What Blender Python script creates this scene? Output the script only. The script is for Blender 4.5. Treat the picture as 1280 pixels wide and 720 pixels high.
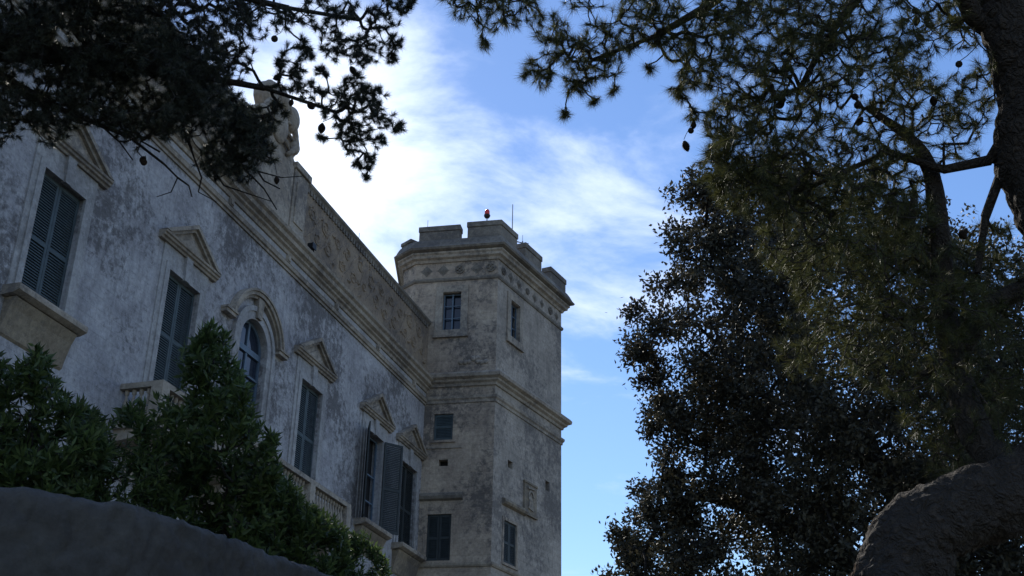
import bpy, bmesh, random
import numpy as np
from math import *
from mathutils import Vector, Matrix, noise as mnoise

S = bpy.context.scene
for o in list(bpy.data.objects): bpy.data.objects.remove(o)
COL = S.collection
random.seed(7); RNG = np.random.default_rng(7)

# ------------------------------------------------------------------ camera
FPX, CX, CY = 1521., 640., 360.
def pdir(x, y):
    v = np.array([x-CX, -(y-CY), -FPX]); return v/np.linalg.norm(v)
_U = pdir(700, -2780)
_F = np.array([0, 0, -1.]); _F = _F-_U*_F.dot(_U); _F /= np.linalg.norm(_F)
_R = np.cross(_F, _U)
CM = np.array([_R, _F, _U])
cam = bpy.data.objects.new('camera', bpy.data.cameras.new('camera')); COL.objects.link(cam)
cam.data.sensor_width = 36; cam.data.lens = FPX/1280*36
cam.data.clip_start = .05; cam.data.clip_end = 5000
m4 = Matrix.Identity(4)
for i in range(3):
    for j in range(3): m4[i][j] = CM[i][j]
cam.matrix_world = m4
S.camera = cam
S.render.resolution_x, S.render.resolution_y = 1280, 720

def at(px, py, dist):
    "a point in the place, given by sight line and distance from where the photographer stands"
    return CM@pdir(px, py)*dist

# ------------------------------------------------------------------ sky and sun
SUN_B, SUN_E = -13., 38.
W = bpy.data.worlds.new('World'); S.world = W; W.use_nodes = True
nt = W.node_tree; nt.nodes.clear()
def N(t, typ, **k):
    n = t.nodes.new(typ)
    for a, b in k.items():
        if hasattr(n, a): setattr(n, a, b)
        else: n.inputs[a.replace('_', ' ')].default_value = b
    return n
def mth(t, op, a, b=None, c=None, clamp=False):
    n = t.nodes.new('ShaderNodeMath'); n.operation = op; n.use_clamp = clamp
    for i, v in enumerate((a, b, c)):
        if v is None: continue
        if isinstance(v, (int, float)): n.inputs[i].default_value = v
        else: t.links.new(v, n.inputs[i])
    return n.outputs[0]
sky = N(nt, 'ShaderNodeTexSky', sky_type='NISHITA', sun_disc=False, sun_elevation=radians(SUN_E),
        sun_rotation=radians(SUN_B), altitude=200, air_density=1.25, dust_density=.05, ozone_density=4.)
hs = N(nt, 'ShaderNodeHueSaturation', Saturation=1.10, Hue=.508, Value=1.12); nt.links.new(sky.outputs[0], hs.inputs['Color'])
tc = N(nt, 'ShaderNodeTexCoord'); sp = N(nt, 'ShaderNodeSeparateXYZ')
nt.links.new(tc.outputs['Generated'], sp.inputs[0])
zz = mth(nt, 'ADD', mth(nt, 'MAXIMUM', sp.outputs[2], 0.), .18)
cb = N(nt, 'ShaderNodeCombineXYZ')
nt.links.new(mth(nt, 'DIVIDE', sp.outputs[0], zz), cb.inputs[0])
nt.links.new(mth(nt, 'DIVIDE', sp.outputs[1], zz), cb.inputs[1])
mp = N(nt, 'ShaderNodeMapping'); mp.inputs['Rotation'].default_value = (0, 0, radians(-35)); mp.inputs['Scale'].default_value = (1.0, 1.35, 1)
mp.inputs['Location'].default_value = (3.1, 1.7, 0)
nt.links.new(cb.outputs[0], mp.inputs[0])
nz = N(nt, 'ShaderNodeTexNoise', Scale=4.2, Detail=10., Roughness=.60, Distortion=.25); nt.links.new(mp.outputs[0], nz.inputs['Vector'])
def bank(px, py, k):
    d = CM@pdir(px, py)
    v = nt.nodes.new('ShaderNodeVectorMath'); v.operation = 'DOT_PRODUCT'
    nt.links.new(tc.outputs['Generated'], v.inputs[0]); v.inputs[1].default_value = tuple(d)
    return mth(nt, 'EXPONENT', mth(nt, 'MULTIPLY', mth(nt, 'SUBTRACT', v.outputs['Value'], 1.), k))   # gaussian lobe
b1 = bank(400, 190, 190.); b2 = bank(610, 300, 120.); b3 = bank(1150, 100, 30.); b4 = bank(660, 90, 260.); b5 = bank(740, 640, 60.)
e = mth(nt, 'MULTIPLY', b1, .36)
b6 = bank(800, 330, 300.)
e = mth(nt, 'ADD', e, mth(nt, 'MULTIPLY', b2, .16))
e = mth(nt, 'ADD', e, mth(nt, 'MULTIPLY', b6, .15))
e = mth(nt, 'SUBTRACT', e, mth(nt, 'MULTIPLY', b3, .14))
e = mth(nt, 'SUBTRACT', e, mth(nt, 'MULTIPLY', b4, .10))
e = mth(nt, 'SUBTRACT', e, mth(nt, 'MULTIPLY', b5, .10))
cov = mth(nt, 'ADD', nz.outputs['Fac'], e)
mr = N(nt, 'ShaderNodeMapRange', interpolation_type='SMOOTHSTEP'); nt.links.new(cov, mr.inputs[0])
mr.inputs[1].default_value = .46; mr.inputs[2].default_value = .80; mr.inputs[4].default_value = .93
cc = N(nt, 'ShaderNodeMix', data_type='RGBA'); nt.links.new(b1, cc.inputs[0])
cc.inputs[6].default_value = (6.6, 7.8, 10.4, 1); cc.inputs[7].default_value = (9.6, 10.6, 12.6, 1)
mx = N(nt, 'ShaderNodeMix', data_type='RGBA')
nt.links.new(mr.outputs[0], mx.inputs[0]); nt.links.new(hs.outputs[0], mx.inputs[6]); nt.links.new(cc.outputs[2], mx.inputs[7])
bg = N(nt, 'ShaderNodeBackground', Strength=.10); out = N(nt, 'ShaderNodeOutputWorld')
nt.links.new(mx.outputs[2], bg.inputs[0]); nt.links.new(bg.outputs[0], out.inputs[0])

sl = bpy.data.lights.new('sun', 'SUN'); sl.energy = 3.2; sl.angle = radians(.6); sl.color = (1, .94, .84)
so = bpy.data.objects.new('sun', sl); COL.objects.link(so)
sd = Vector((sin(radians(SUN_B))*cos(radians(SUN_E)), cos(radians(SUN_B))*cos(radians(SUN_E)), sin(radians(SUN_E))))
so.rotation_euler = sd.to_track_quat('Z', 'Y').to_euler(); so.location = (0, 0, 60)

S.view_settings.view_transform = 'Standard'; S.view_settings.look = 'None'
S.view_settings.exposure = 0.42; S.view_settings.gamma = 1
S.render.engine = 'CYCLES'

# ------------------------------------------------------------------ materials
def ramp(t, fac, stops):
    r = t.nodes.new('ShaderNodeValToRGB'); t.links.new(fac, r.inputs[0])
    el = r.color_ramp.elements
    while len(el) < len(stops): el.new(.5)
    for k, (p, c) in enumerate(stops):
        el[k].position = p; el[k].color = (*c, 1) if len(c) == 3 else c
    return r.outputs[0]
def nzn(t, vec, scale, detail=6, rough=.6, dist=0.):
    n = N(t, 'ShaderNodeTexNoise', Scale=float(scale), Detail=float(detail), Roughness=rough, Distortion=dist)
    t.links.new(vec, n.inputs['Vector']); return n.outputs['Fac']
def mixc(t, fac, a, b, mode='MIX'):
    n = N(t, 'ShaderNodeMix', data_type='RGBA', blend_type=mode)
    for i, v in ((0, fac), (6, a), (7, b)):
        if isinstance(v, (int, float)): n.inputs[i].default_value = v
        elif isinstance(v, tuple): n.inputs[i].default_value = (*v, 1)
        else: t.links.new(v, n.inputs[i])
    return n.outputs[2]
def newmat(name):
    m = bpy.data.materials.new(name); m.use_nodes = True; t = m.node_tree
    p = t.nodes['Principled BSDF']; c = t.nodes.new('ShaderNodeTexCoord')
    return m, t, p, c.outputs['Object']
def mapv(t, vec, sc, rot=(0, 0, 0)):
    n = t.nodes.new('ShaderNodeMapping'); n.inputs['Scale'].default_value = sc; n.inputs['Rotation'].default_value = rot
    t.links.new(vec, n.inputs[0]); return n.outputs[0]
def bump(t, p, h, strength, dist):
    b = N(t, 'ShaderNodeBump', Strength=strength, Distance=dist); t.links.new(h, b.inputs['Height']); t.links.new(b.outputs[0], p.inputs['Normal'])

def stone(name, light, dark, stain=.5, bricks=None, soot=(.085, .078, .078)):
    m, t, p, v = newmat(name)
    base = ramp(t, nzn(t, v, .9, 9, .65), [(.3, dark), (.62, light)])
    fine = ramp(t, nzn(t, v, 9, 6, .7), [(.3, (.55, .55, .55)), (.6, (1, 1, 1))])
    col = mixc(t, .8, base, fine, 'MULTIPLY')
    big = nzn(t, v, .35, 3, .5)
    s1 = ramp(t, mth(t, 'ADD', nzn(t, v, 4.6, 12, .78, .2), mth(t, 'MULTIPLY', mth(t, 'SUBTRACT', big, .5), .8)), [(.475, (0, 0, 0)), (.62, (1, 1, 1))])
    s2 = ramp(t, nzn(t, mapv(t, v, (2.4, 2.4, .22)), 1.6, 8, .7), [(.52, (0, 0, 0)), (.72, (1, 1, 1))])
    sm = mth(t, 'MULTIPLY', mth(t, 'MAXIMUM', s1, mth(t, 'MULTIPLY', s2, .5)), stain)
    col = mixc(t, sm, col, soot)
    h = mth(t, 'ADD', nzn(t, v, 14, 8, .7), mth(t, 'MULTIPLY', nzn(t, v, 2.5, 4, .6), 1.5))
    if bricks:
        bk = N(t, 'ShaderNodeTexBrick'); bk.offset = .5
        t.links.new(bricks(t, v), bk.inputs['Vector'])
        bk.inputs['Color1'].default_value = (1, 1, 1, 1); bk.inputs['Color2'].default_value = (.78, .78, .78, 1); bk.inputs['Mortar'].default_value = (.55, .54, .53, 1)
        bk.inputs['Scale'].default_value = 1; bk.inputs['Mortar Size'].default_value = .008; bk.inputs['Mortar Smooth'].default_value = .6
        bk.inputs['Brick Width'].default_value = .62; bk.inputs['Row Height'].default_value = .28; bk.inputs['Bias'].default_value = .1
        col = mixc(t, .25 if 'plaster' in name or 'pale' in name else .5, col, bk.outputs['Color'], 'MULTIPLY')
        h = mth(t, 'SUBTRACT', h, mth(t, 'MULTIPLY', bk.outputs['Fac'], .3))
    t.links.new(col, p.inputs['Base Color']); p.inputs['Roughness'].default_value = .93
    bump(t, p, h, .7, .03)
    return m
def flat_bricks(bearing):
    def f(t, v):   # courses run along a wall of this bearing
        a = radians(bearing)
        d = N(t, 'ShaderNodeVectorMath', operation='DOT_PRODUCT'); t.links.new(v, d.inputs[0]); d.inputs[1].default_value = (sin(a), cos(a), 0)
        s = t.nodes.new('ShaderNodeSeparateXYZ'); t.links.new(v, s.inputs[0])
        c = t.nodes.new('ShaderNodeCombineXYZ'); t.links.new(d.outputs['Value'], c.inputs[0]); t.links.new(s.outputs[2], c.inputs[1])
        return c.outputs[0]
    return f
def simple(name, col, rough=.6, metal=0., var=.35, scale=8, bumpk=.2, emit=None):
    m, t, p, v = newmat(name)
    c = mixc(t, ramp(t, nzn(t, v, scale, 6, .65), [(.35, (0, 0, 0)), (.65, (1, 1, 1))]), tuple(x*(1-var) for x in col), col)
    t.links.new(c, p.inputs['Base Color']); p.inputs['Roughness'].default_value = rough; p.inputs['Metallic'].default_value = metal
    if bumpk: bump(t, p, nzn(t, v, scale*5, 5, .6), bumpk, .01)
    if emit: p.inputs['Emission Color'].default_value = (*emit[0], 1); p.inputs['Emission Strength'].default_value = emit[1]
    return m
def leafmat(name, a, b, trans=.35, rough=.5, scale=1.2):
    m, t, p, v = newmat(name)
    g = t.nodes.new('ShaderNodeNewGeometry')
    r = mth(t, 'ADD', mth(t, 'MULTIPLY', g.outputs['Random Per Island'], .6), mth(t, 'MULTIPLY', nzn(t, v, scale, 3, .5), .4))
    c = ramp(t, r, [(.2, a), (.75, b)])
    t.links.new(c, p.inputs['Base Color']); p.inputs['Roughness'].default_value = rough
    tr = t.nodes.new('ShaderNodeBsdfTranslucent'); t.links.new(c, tr.inputs[0])
    ms = t.nodes.new('ShaderNodeMixShader'); ms.inputs[0].default_value = trans
    t.links.new(p.outputs[0], ms.inputs[1]); t.links.new(tr.outputs[0], ms.inputs[2])
    t.links.new(ms.outputs[0], t.nodes['Material Output'].inputs[0])
    return m
def bark(name, a, b):
    m, t, p, v = newmat(name)
    vo = N(t, 'ShaderNodeTexVoronoi', feature='DISTANCE_TO_EDGE', Scale=17.)
    wv = t.nodes.new('ShaderNodeVectorMath'); wv.operation = 'ADD'; nn_ = N(t, 'ShaderNodeTexNoise', Scale=7., Detail=5.); t.links.new(v, nn_.inputs['Vector'])
    sv = t.nodes.new('ShaderNodeVectorMath'); sv.operation = 'SCALE'; sv.inputs['Scale'].default_value = .3; t.links.new(nn_.outputs['Color'], sv.inputs[0])
    t.links.new(mapv(t, v, (1.2, 1.2, .6)), wv.inputs[0]); t.links.new(sv.outputs[0], wv.inputs[1]); t.links.new(wv.outputs[0], vo.inputs['Vector'])
    crack = ramp(t, vo.outputs['Distance'], [(.0, (0, 0, 0)), (.35, (1, 1, 1))])
    c = mixc(t, nzn(t, v, 6, 8, .7), a, b)
    c = mixc(t, mth(t, 'MULTIPLY', mth(t, 'SUBTRACT', 1., crack), .45), c, (.02, .016, .014))
    t.links.new(c, p.inputs['Base Color']); p.inputs['Roughness'].default_value = .95
    bump(t, p, mth(t, 'ADD', crack, nzn(t, v, 30, 6, .7)), 1., .045)
    return m

M_wall = stone('weathered_pale_stone', (.52, .51, .525), (.30, .29, .31), .82, flat_bricks(17.2))
M_trim = stone('carved_stone', (.46, .40, .33), (.24, .20, .16), .65)
M_white = stone('limewashed_stone', (.47, .46, .46), (.31, .30, .30), .35)
M_tan = stone('ochre_stone', (.34, .28, .20), (.20, .16, .12), .6)
M_par = stone('scoured_parapet_stone', (.36, .28, .20), (.17, .135, .11), .7)
M_twl = stone('tower_stone_left', (.54, .445, .35), (.30, .24, .195), .8, flat_bricks(101))
M_twr = stone('tower_stone_right', (.50, .44, .38), (.30, .265, .23), .68, flat_bricks(28.5))
M_top = stone('lichen_dark_stone', (.28, .25, .21), (.12, .105, .09), .75)
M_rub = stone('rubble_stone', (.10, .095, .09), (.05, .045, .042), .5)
def add_rubble(m):
    t = m.node_tree; p = t.nodes['Principled BSDF']; v = next(n for n in t.nodes if n.type == 'TEX_COORD').outputs['Object']
    vo = N(t, 'ShaderNodeTexVoronoi', feature='DISTANCE_TO_EDGE', Scale=3.2); t.links.new(mapv(t, v, (1, 1, 1.5)), vo.inputs['Vector'])
    vc = N(t, 'ShaderNodeTexVoronoi', Scale=3.2); t.links.new(mapv(t, v, (1, 1, 1.5)), vc.inputs['Vector'])
    j = ramp(t, vo.outputs['Distance'], [(.0, (.35, .35, .35)), (.09, (1, 1, 1))])
    old = p.inputs['Base Color'].links[0].from_socket
    tone = ramp(t, vc.outputs['Color'], [(.2, (.6, .6, .6)), (.8, (1.1, 1.1, 1.1))])
    t.links.new(mixc(t, 1., mixc(t, 1., old, j, 'MULTIPLY'), tone, 'MULTIPLY'), p.inputs['Base Color'])
    b = next(n for n in t.nodes if n.type == 'BUMP'); b.inputs['Distance'].default_value = .05
    h = b.inputs['Height'].links[0].from_socket; t.links.new(mth(t, 'ADD', h, mth(t, 'MULTIPLY', j, 1.2)), b.inputs['Height'])
M_shut = simple('faded_blue_green_paint', (.055, .082, .095), .65, 0, .4, 5)
M_shutD = simple('dark_green_paint', (.024, .034, .038), .65, 0, .4, 5)
M_frame = simple('blue_frame_paint', (.10, .15, .21), .5, 0, .3, 6)
M_glass = simple('dark_window_glass', (.02, .03, .05), .08, 0, .3, 2, 0)
M_void = simple('dark_interior', (.008, .008, .009), .9, 0, .2, 4, 0)
M_iron = simple('dark_metal', (.03, .03, .032), .5, .6, .3, 12)
M_grey = simple('grey_metal', (.22, .22, .22), .45, .5, .3, 12)
M_red = simple('red_lamp_glass', (.60, .035, .03), .25, 0, .2, 12, 0, ((1, .05, .03), .03))
M_oak = leafmat('holm_oak_leaf', (.026, .028, .018), (.10, .09, .058), .22, .6)
M_pine = leafmat('pine_needle', (.030, .040, .016), (.115, .115, .035), .45, .5, .5)
M_pineL = leafmat('conifer_needle', (.022, .030, .020), (.055, .060, .040), .2, .5)
M_shrub = leafmat('shrub_leaf', (.034, .058, .018), (.12, .17, .05), .45, .5)
M_bark = bark('pine_bark', (.115, .085, .062), (.03, .025, .022))
M_barkg = bark('grey_bark', (.10, .09, .08), (.045, .04, .036))
M_cone = simple('pine_cone', (.035, .022, .016), .8, 0, .5, 40)
M_soil = simple('dry_ground', (.09, .08, .055), .95, 0, .5, 1.2, .5)  # colour darkened to stand in for shade from the garden's trees
M_earth = simple('terrace_ground', (.07, .07, .04), .95, 0, .5, 1.6, .5)

# ------------------------------------------------------------------ object helpers
def tag(o, label=None, cat=None, group=None, kind=None):
    if label: o['label'] = label
    if cat: o['category'] = cat
    if group: o['group'] = group
    if kind: o['kind'] = kind
    return o
def thing(name, label, cat, loc, group=None):
    o = bpy.data.objects.new(name, None); o.empty_display_size = .3; COL.objects.link(o); o.location = loc
    return tag(o, label, cat, group)
def bear(b): return np.array([sin(radians(b)), cos(radians(b)), 0.])
class Frame:
    "wall frame: s along the wall, d out of it, z up"
    def __init__(s, P, b, side=1):
        s.P = np.array(P, float); s.t = bear(b); s.n = np.array([s.t[1], -s.t[0], 0.])*side
    def __call__(s, a, d, z): return s.P+s.t*a+s.n*d+np.array([0, 0, z])
IDF = Frame((0, 0, 0), 90); IDF.n = np.array([0, 1., 0])
def origin_of(parent):
    o = np.zeros(3)
    while parent is not None:
        o += np.array(parent.location); parent = parent.parent
    return o
class MB:
    def __init__(s, fr=IDF): s.v = []; s.f = []; s.fr = fr
    def add(s, pts, faces):
        k = len(s.v); s.v += [tuple(s.fr(*p)) for p in pts]; s.f += [tuple(i+k for i in f) for f in faces]
    def box(s, a0, a1, d0, d1, z0, z1):
        s.add([(a0, d0, z0), (a1, d0, z0), (a1, d1, z0), (a0, d1, z0), (a0, d0, z1), (a1, d0, z1), (a1, d1, z1), (a0, d1, z1)],
              [(0, 3, 2, 1), (4, 5, 6, 7), (0, 1, 5, 4), (1, 2, 6, 5), (2, 3, 7, 6), (3, 0, 4, 7)])
    def prism(s, poly, d0, d1):
        "poly in the wall plane (a,z), given depth"
        n = len(poly)
        s.add([(a, d0, z) for a, z in poly]+[(a, d1, z) for a, z in poly],
              [tuple(range(n)), tuple(range(2*n-1, n-1, -1))]+[(i, (i+1) % n, n+(i+1) % n, n+i) for i in range(n)])
    def run(s, prof, a0, a1):
        "profile (d,z) swept along the wall"
        n = len(prof)
        s.add([(a0, d, z) for d, z in prof]+[(a1, d, z) for d, z in prof],
              [tuple(range(n)), tuple(range(2*n-1, n-1, -1))]+[(i, (i+1) % n, n+(i+1) % n, n+i) for i in range(n)])
    def lathe(s, c, prof, seg=14, ax=None):
        "profile (r,z) about a vertical axis through c (world)"
        k = len(s.v)
        for r, z in prof:
            for j in range(seg):
                a = 2*pi*j/seg; s.v.append((c[0]+r*cos(a), c[1]+r*sin(a), c[2]+z))
        for i in range(len(prof)-1):
            for j in range(seg):
                s.f.append((k+i*seg+j, k+i*seg+(j+1) % seg, k+(i+1)*seg+(j+1) % seg, k+(i+1)*seg+j))
        s.f.append(tuple(k+j for j in range(seg))); s.f.append(tuple(k+(len(prof)-1)*seg+j for j in range(seg)))
    def tube(s, pts, rad, seg=8):
        pts = [np.array(p, float) for p in pts]; k = len(s.v); n = len(pts)
        if isinstance(rad, (int, float)): rad = [rad]*n
        ref = np.array([.31, .22, .92])
        for i, p in enumerate(pts):
            t = pts[min(i+1, n-1)]-pts[max(i-1, 0)]; t /= np.linalg.norm(t)
            u = np.cross(t, ref); u /= np.linalg.norm(u); w = np.cross(t, u)
            for j in range(seg):
                a = 2*pi*j/seg; s.v.append(tuple(p+rad[i]*(u*cos(a)+w*sin(a))))
        for i in range(n-1):
            for j in range(seg):
                s.f.append((k+i*seg+j, k+i*seg+(j+1) % seg, k+(i+1)*seg+(j+1) % seg, k+(i+1)*seg+j))
        s.f.append(tuple(k+j for j in range(seg))); s.f.append(tuple(k+(n-1)*seg+j for j in range(seg)))
    def ring(s, c, r0, r1, d0, d1, a0, a1, seg=24):
        "arch band in the wall plane, angles measured from the +a axis"
        pts = []
        for i in range(seg+1):
            a = radians(a0+(a1-a0)*i/seg)
            for r in (r0, r1):
                for d in (d0, d1): pts.append((c[0]+r*cos(a), d, c[1]+r*sin(a)))
        fs = []
        for i in range(seg):
            b = 4*i; q = b+4
            fs += [(b, b+1, q+1, q), (b+2, q+2, q+3, b+3), (b+1, b+3, q+3, q+1), (b, q, q+2, b+2)]
        fs += [(0, 2, 3, 1), (4*seg, 4*seg+1, 4*seg+3, 4*seg+2)]
        s.add(pts, fs)
    def build(s, name, mat, parent=None, smooth=False, bevel=0., disp=None):
        o3 = origin_of(parent)
        me = bpy.data.meshes.new(name)
        vv = np.array(s.v)-o3
        me.from_pydata(vv.tolist(), [], s.f); me.update()
        bm = bmesh.new(); bm.from_mesh(me); bmesh.ops.recalc_face_normals(bm, faces=bm.faces); bm.to_mesh(me); bm.free()
        me.materials.append(mat)
        if smooth: me.polygons.foreach_set('use_smooth', [True]*len(me.polygons))
        o = bpy.data.objects.new(name, me); COL.objects.link(o); o.parent = parent
        if bevel:
            b = o.modifiers.new('bevel', 'BEVEL'); b.width = bevel; b.segments = 2; b.limit_method = 'ANGLE'; b.harden_normals = False
        return o
def rawmesh(name, V, Fc, mat, parent, smooth=False):
    "V (n,3), Fc (m,k) arrays, all faces with k corners"
    V = V-origin_of(parent)
    me = bpy.data.meshes.new(name); k = Fc.shape[1]
    me.vertices.add(len(V)); me.vertices.foreach_set('co', V.astype(np.float32).ravel())
    me.loops.add(Fc.size); me.loops.foreach_set('vertex_index', Fc.astype(np.int32).ravel())
    me.polygons.add(len(Fc)); me.polygons.foreach_set('loop_start', np.arange(0, Fc.size, k, dtype=np.int32))
    me.polygons.foreach_set('loop_total', np.full(len(Fc), k, np.int32))
    if smooth: me.polygons.foreach_set('use_smooth', np.ones(len(Fc), bool))
    me.update(calc_edges=True); me.validate(); me.materials.append(mat)
    o = bpy.data.objects.new(name, me); COL.objects.link(o); o.parent = parent
    return o
def holed_wall(mb, a0, a1, z0, z1, holes, d=0., step=3.):
    "wall face at depth d with rectangular openings left free"
    A = sorted({a0, a1}|{h[0] for h in holes}|{h[1] for h in holes}); Z = sorted({z0, z1}|{h[2] for h in holes}|{h[3] for h in holes})
    for i in range(len(A)-1):
        for j in range(len(Z)-1):
            ca, cz = (A[i]+A[i+1])/2, (Z[j]+Z[j+1])/2
            if any(h[0] < ca < h[1] and h[2] < cz < h[3] for h in holes): continue
            mb.add([(A[i], d, Z[j]), (A[i+1], d, Z[j]), (A[i+1], d, Z[j+1]), (A[i], d, Z[j+1])], [(0, 1, 2, 3)])

# ------------------------------------------------------------------ ground
g = MB(); g.add([(-1500, -1500, -1.6), (1500, -1500, -1.6), (1500, 1500, -1.6), (-1500, 1500, -1.6)], [(0, 1, 2, 3)])
tag(g.build('ground', M_soil), kind='structure')
WALLP = [(-75, 10.5), (-60, 9.6), (-48, 9.2), (-38, 9.05), (-30, 9.05), (-23.1, 9.15), (-18.7, 9.25), (-16.2, 9.5), (-12.8, 10.1), (-10.9, 10.5), (-8.7, 11.1),
         (-6, 12.2), (-2.5, 14.5), (1, 18.5), (4, 25), (6, 36), (7, 60)]
wp = [bear(b)[:2]*r for b, r in WALLP]
top = MB()
poly = [(p[0], p[1], 2.2) for p in wp]+[(7, 90, 2.2), (-70, 90, 2.2), (-70, 2.7, 2.2)]
n = len(poly); top.add(poly, [tuple(range(n))])
tag(top.build('terrace_ground', M_earth), kind='structure')

# retaining wall: coarse rubble with an uneven top
def catmull(P, k):
    P = [np.array(p, float) for p in P]; P = [2*P[0]-P[1]]+P+[2*P[-1]-P[-2]]; out = []
    for i in range(1, len(P)-2):
        for j in range(k):
            u = j/k; a, b, c, d = P[i-1:i+3]
            out.append(.5*((2*b)+(c-a)*u+(2*a-5*b+4*c-d)*u*u+(3*b-a-3*c+d)*u**3))
    out.append(P[-2]); return out
rw = thing('retaining_wall', 'curved dark rubble garden wall in the foreground below the shrubs', 'wall', tuple(wp[7])+(-1.6,))
line = catmull(wp, 44)
V = []; Fc = []; nz_ = 70
for i, p in enumerate(line):
    t = line[min(i+1, len(line)-1)]-line[max(i-1, 0)]; t /= np.linalg.norm(t); nn = np.array([t[1], -t[0]])
    h = 2.42+.015*mnoise.noise((p[0]*1.7, p[1]*1.7, 0))+.01*mnoise.noise((p[0]*8, p[1]*8, 3))
    for j in range(nz_+4):
        if j <= nz_: z = -1.6+(h+1.6)*j/nz_; o = 0.12-.02*j/nz_
        else: z = h+(.02, .0, -.25)[j-nz_-1]; o = (-.12, -.42, -.45)[j-nz_-1]
        if j <= nz_: 
            q_ = Vector((p[0]*2.9, p[1]*2.9, z*3.8)); q_ += mnoise.noise_vector(q_*.8)*.35; dv_ = mnoise.voronoi(q_)[0]
            o += .03*min(1., (dv_[1]-dv_[0])*5)+.022*mnoise.noise(q_*4)+.012*mnoise.noise(q_*11)
            o -= (.04 if j == nz_ else 0)
        V.append((p[0]+nn[0]*o, p[1]+nn[1]*o, z+(.02*mnoise.noise((p[0]*9, p[1]*9, z)) if j >= nz_ else 0)))
m_ = nz_+4
for i in range(len(line)-1):
    for j in range(m_-1): Fc.append((i*m_+j, (i+1)*m_+j, (i+1)*m_+j+1, i*m_+j+1))
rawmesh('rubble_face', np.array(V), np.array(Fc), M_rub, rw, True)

# ------------------------------------------------------------------ palace
FB = 17.2; t_ = bear(FB); n_ = np.array([t_[1], -t_[0], 0.])
FA = Frame(-n_*16., FB)                     # s along the facade, d towards the garden
BZ = 2.2
palace = thing('palace', 'long shaded stone palace front with shuttered pedimented windows', 'building', tuple(FA(27.5, 0, BZ)))
WIN = [(18.85, 10.35, 13.3, .72), (23.8, 9.0, 13.3, .72), (31.25, 9.0, 13.3, .72), (36.2, 10.25, 13.4, .72), (39.45, 10.25, 13.3, .74)]
ARC = (27.5, 9.0, 13.05, .80)
holes = [(c-w, c+w, a, b) for c, a, b, w in WIN]+[(ARC[0]-ARC[3], ARC[0]+ARC[3], ARC[1], ARC[2]+ARC[3])]
w = MB(FA)
holed_wall(w, 5, 40.9, BZ, 17.4, holes)
for h in holes:   # reveals
    a0, a1, z0, z1 = h
    w.add([(a0, 0, z0), (a0, -.35, z0), (a0, -.35, z1), (a0, 0, z1)], [(0, 1, 2, 3)])
    w.add([(a1, 0, z0), (a1, -.35, z0), (a1, -.35, z1), (a1, 0, z1)], [(0, 1, 2, 3)])
    w.add([(a0, 0, z1), (a1, 0, z1), (a1, -.35, z1), (a0, -.35, z1)], [(0, 1, 2, 3)])
    w.add([(a0, 0, z0), (a1, 0, z0), (a1, -.35, z0), (a0, -.35, z0)], [(0, 1, 2, 3)])
w.add([(5, 0, BZ), (5, -12, BZ), (5, -12, 19.3), (5, 0, 19.3)], [(0, 1, 2, 3)])
w.add([(5, -12, BZ), (41, -12, BZ), (41, -12, 19.3), (5, -12, 19.3)], [(0, 1, 2, 3)])
w.build('wall', M_wall, palace)
r = MB(FA); r.box(5.01, 40.9, -11.9, -.45, 17.6, 17.8); r.build('roof', M_top, palace)
# string course + frieze band + cornice
c = MB(FA)
c.run([(0, 16.10), (.05, 16.10), (.05, 16.18), (.10, 16.20), (.12, 16.30), (0, 16.34)], 5, 40.9)
c.run([(0, 16.40), (.03, 16.40), (.03, 16.43), (0, 16.43)], 5, 40.9)
c.build('string_course', M_trim, palace)
c = MB(FA); c.box(5, 40.8, 0, .025, 16.43, 16.58); c.build('frieze', M_white, palace)
c = MB(FA)
c.run([(0, 16.58), (.07, 16.60), (.09, 16.70), (.16, 16.74), (.17, 16.80), (.27, 16.86), (.28, 16.98), (.36, 17.04), (.38, 17.13), (.30, 17.16), (0, 17.22)], 5, 40.85)
c.build('cornice', M_trim, palace)
for k in range(10):
    s0 = 7.9+3.5*k
    b = MB(FA); b.box(s0-.1, s0+.1, .02, .09, 16.36, 16.575); b.box(s0-.07, s0+.07, .085, .12, 16.39, 16.55); b.build('frieze_block', M_trim, palace)
# parapet with weathered scroll relief
p = MB(FA)
p.box(5, 40.85, -.45, .0, 17.22, 19.40)
p.run([(0, 17.22), (.06, 17.22), (.05, 17.5), (0, 17.55)], 5, 40.8)
p.build('parapet', M_par, palace)
p = MB(FA); p.run([(-.5, 19.40), (.02, 19.40), (.06, 19.46), (.10, 19.50), (.11, 19.58), (.05, 19.64), (-.5, 19.66)], 29.6, 40.75)
p.run([(-.5, 19.40), (.02, 19.40), (.06, 19.46), (.10, 19.50), (.11, 19.58), (.05, 19.64), (-.5, 19.66)], 5, 25.4)
s = 29.7
while s < 40.6:
    p.box(s, s+.11, .0, .055, 19.24, 19.395); s += .21
s = 5.1
while s < 25.3:
    p.box(s, s+.11, .0, .055, 19.24, 19.395); s += .21
p.build('parapet_coping', M_top, palace)
def scroll(rl, s0, z0, sc, fl, rot):
    pts = []
    for k in range(20):
        a = rot+k/19*1.6*2*pi; rr = sc*(.15+.85*(1-k/19)**.8)
        pts.append(tuple(FA(s0+fl*rr*cos(a), -.005, z0+rr*sin(a)*.9)))
    rl.tube(pts, [.055*(1-.45*k/19) for k in range(20)], 5)
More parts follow.
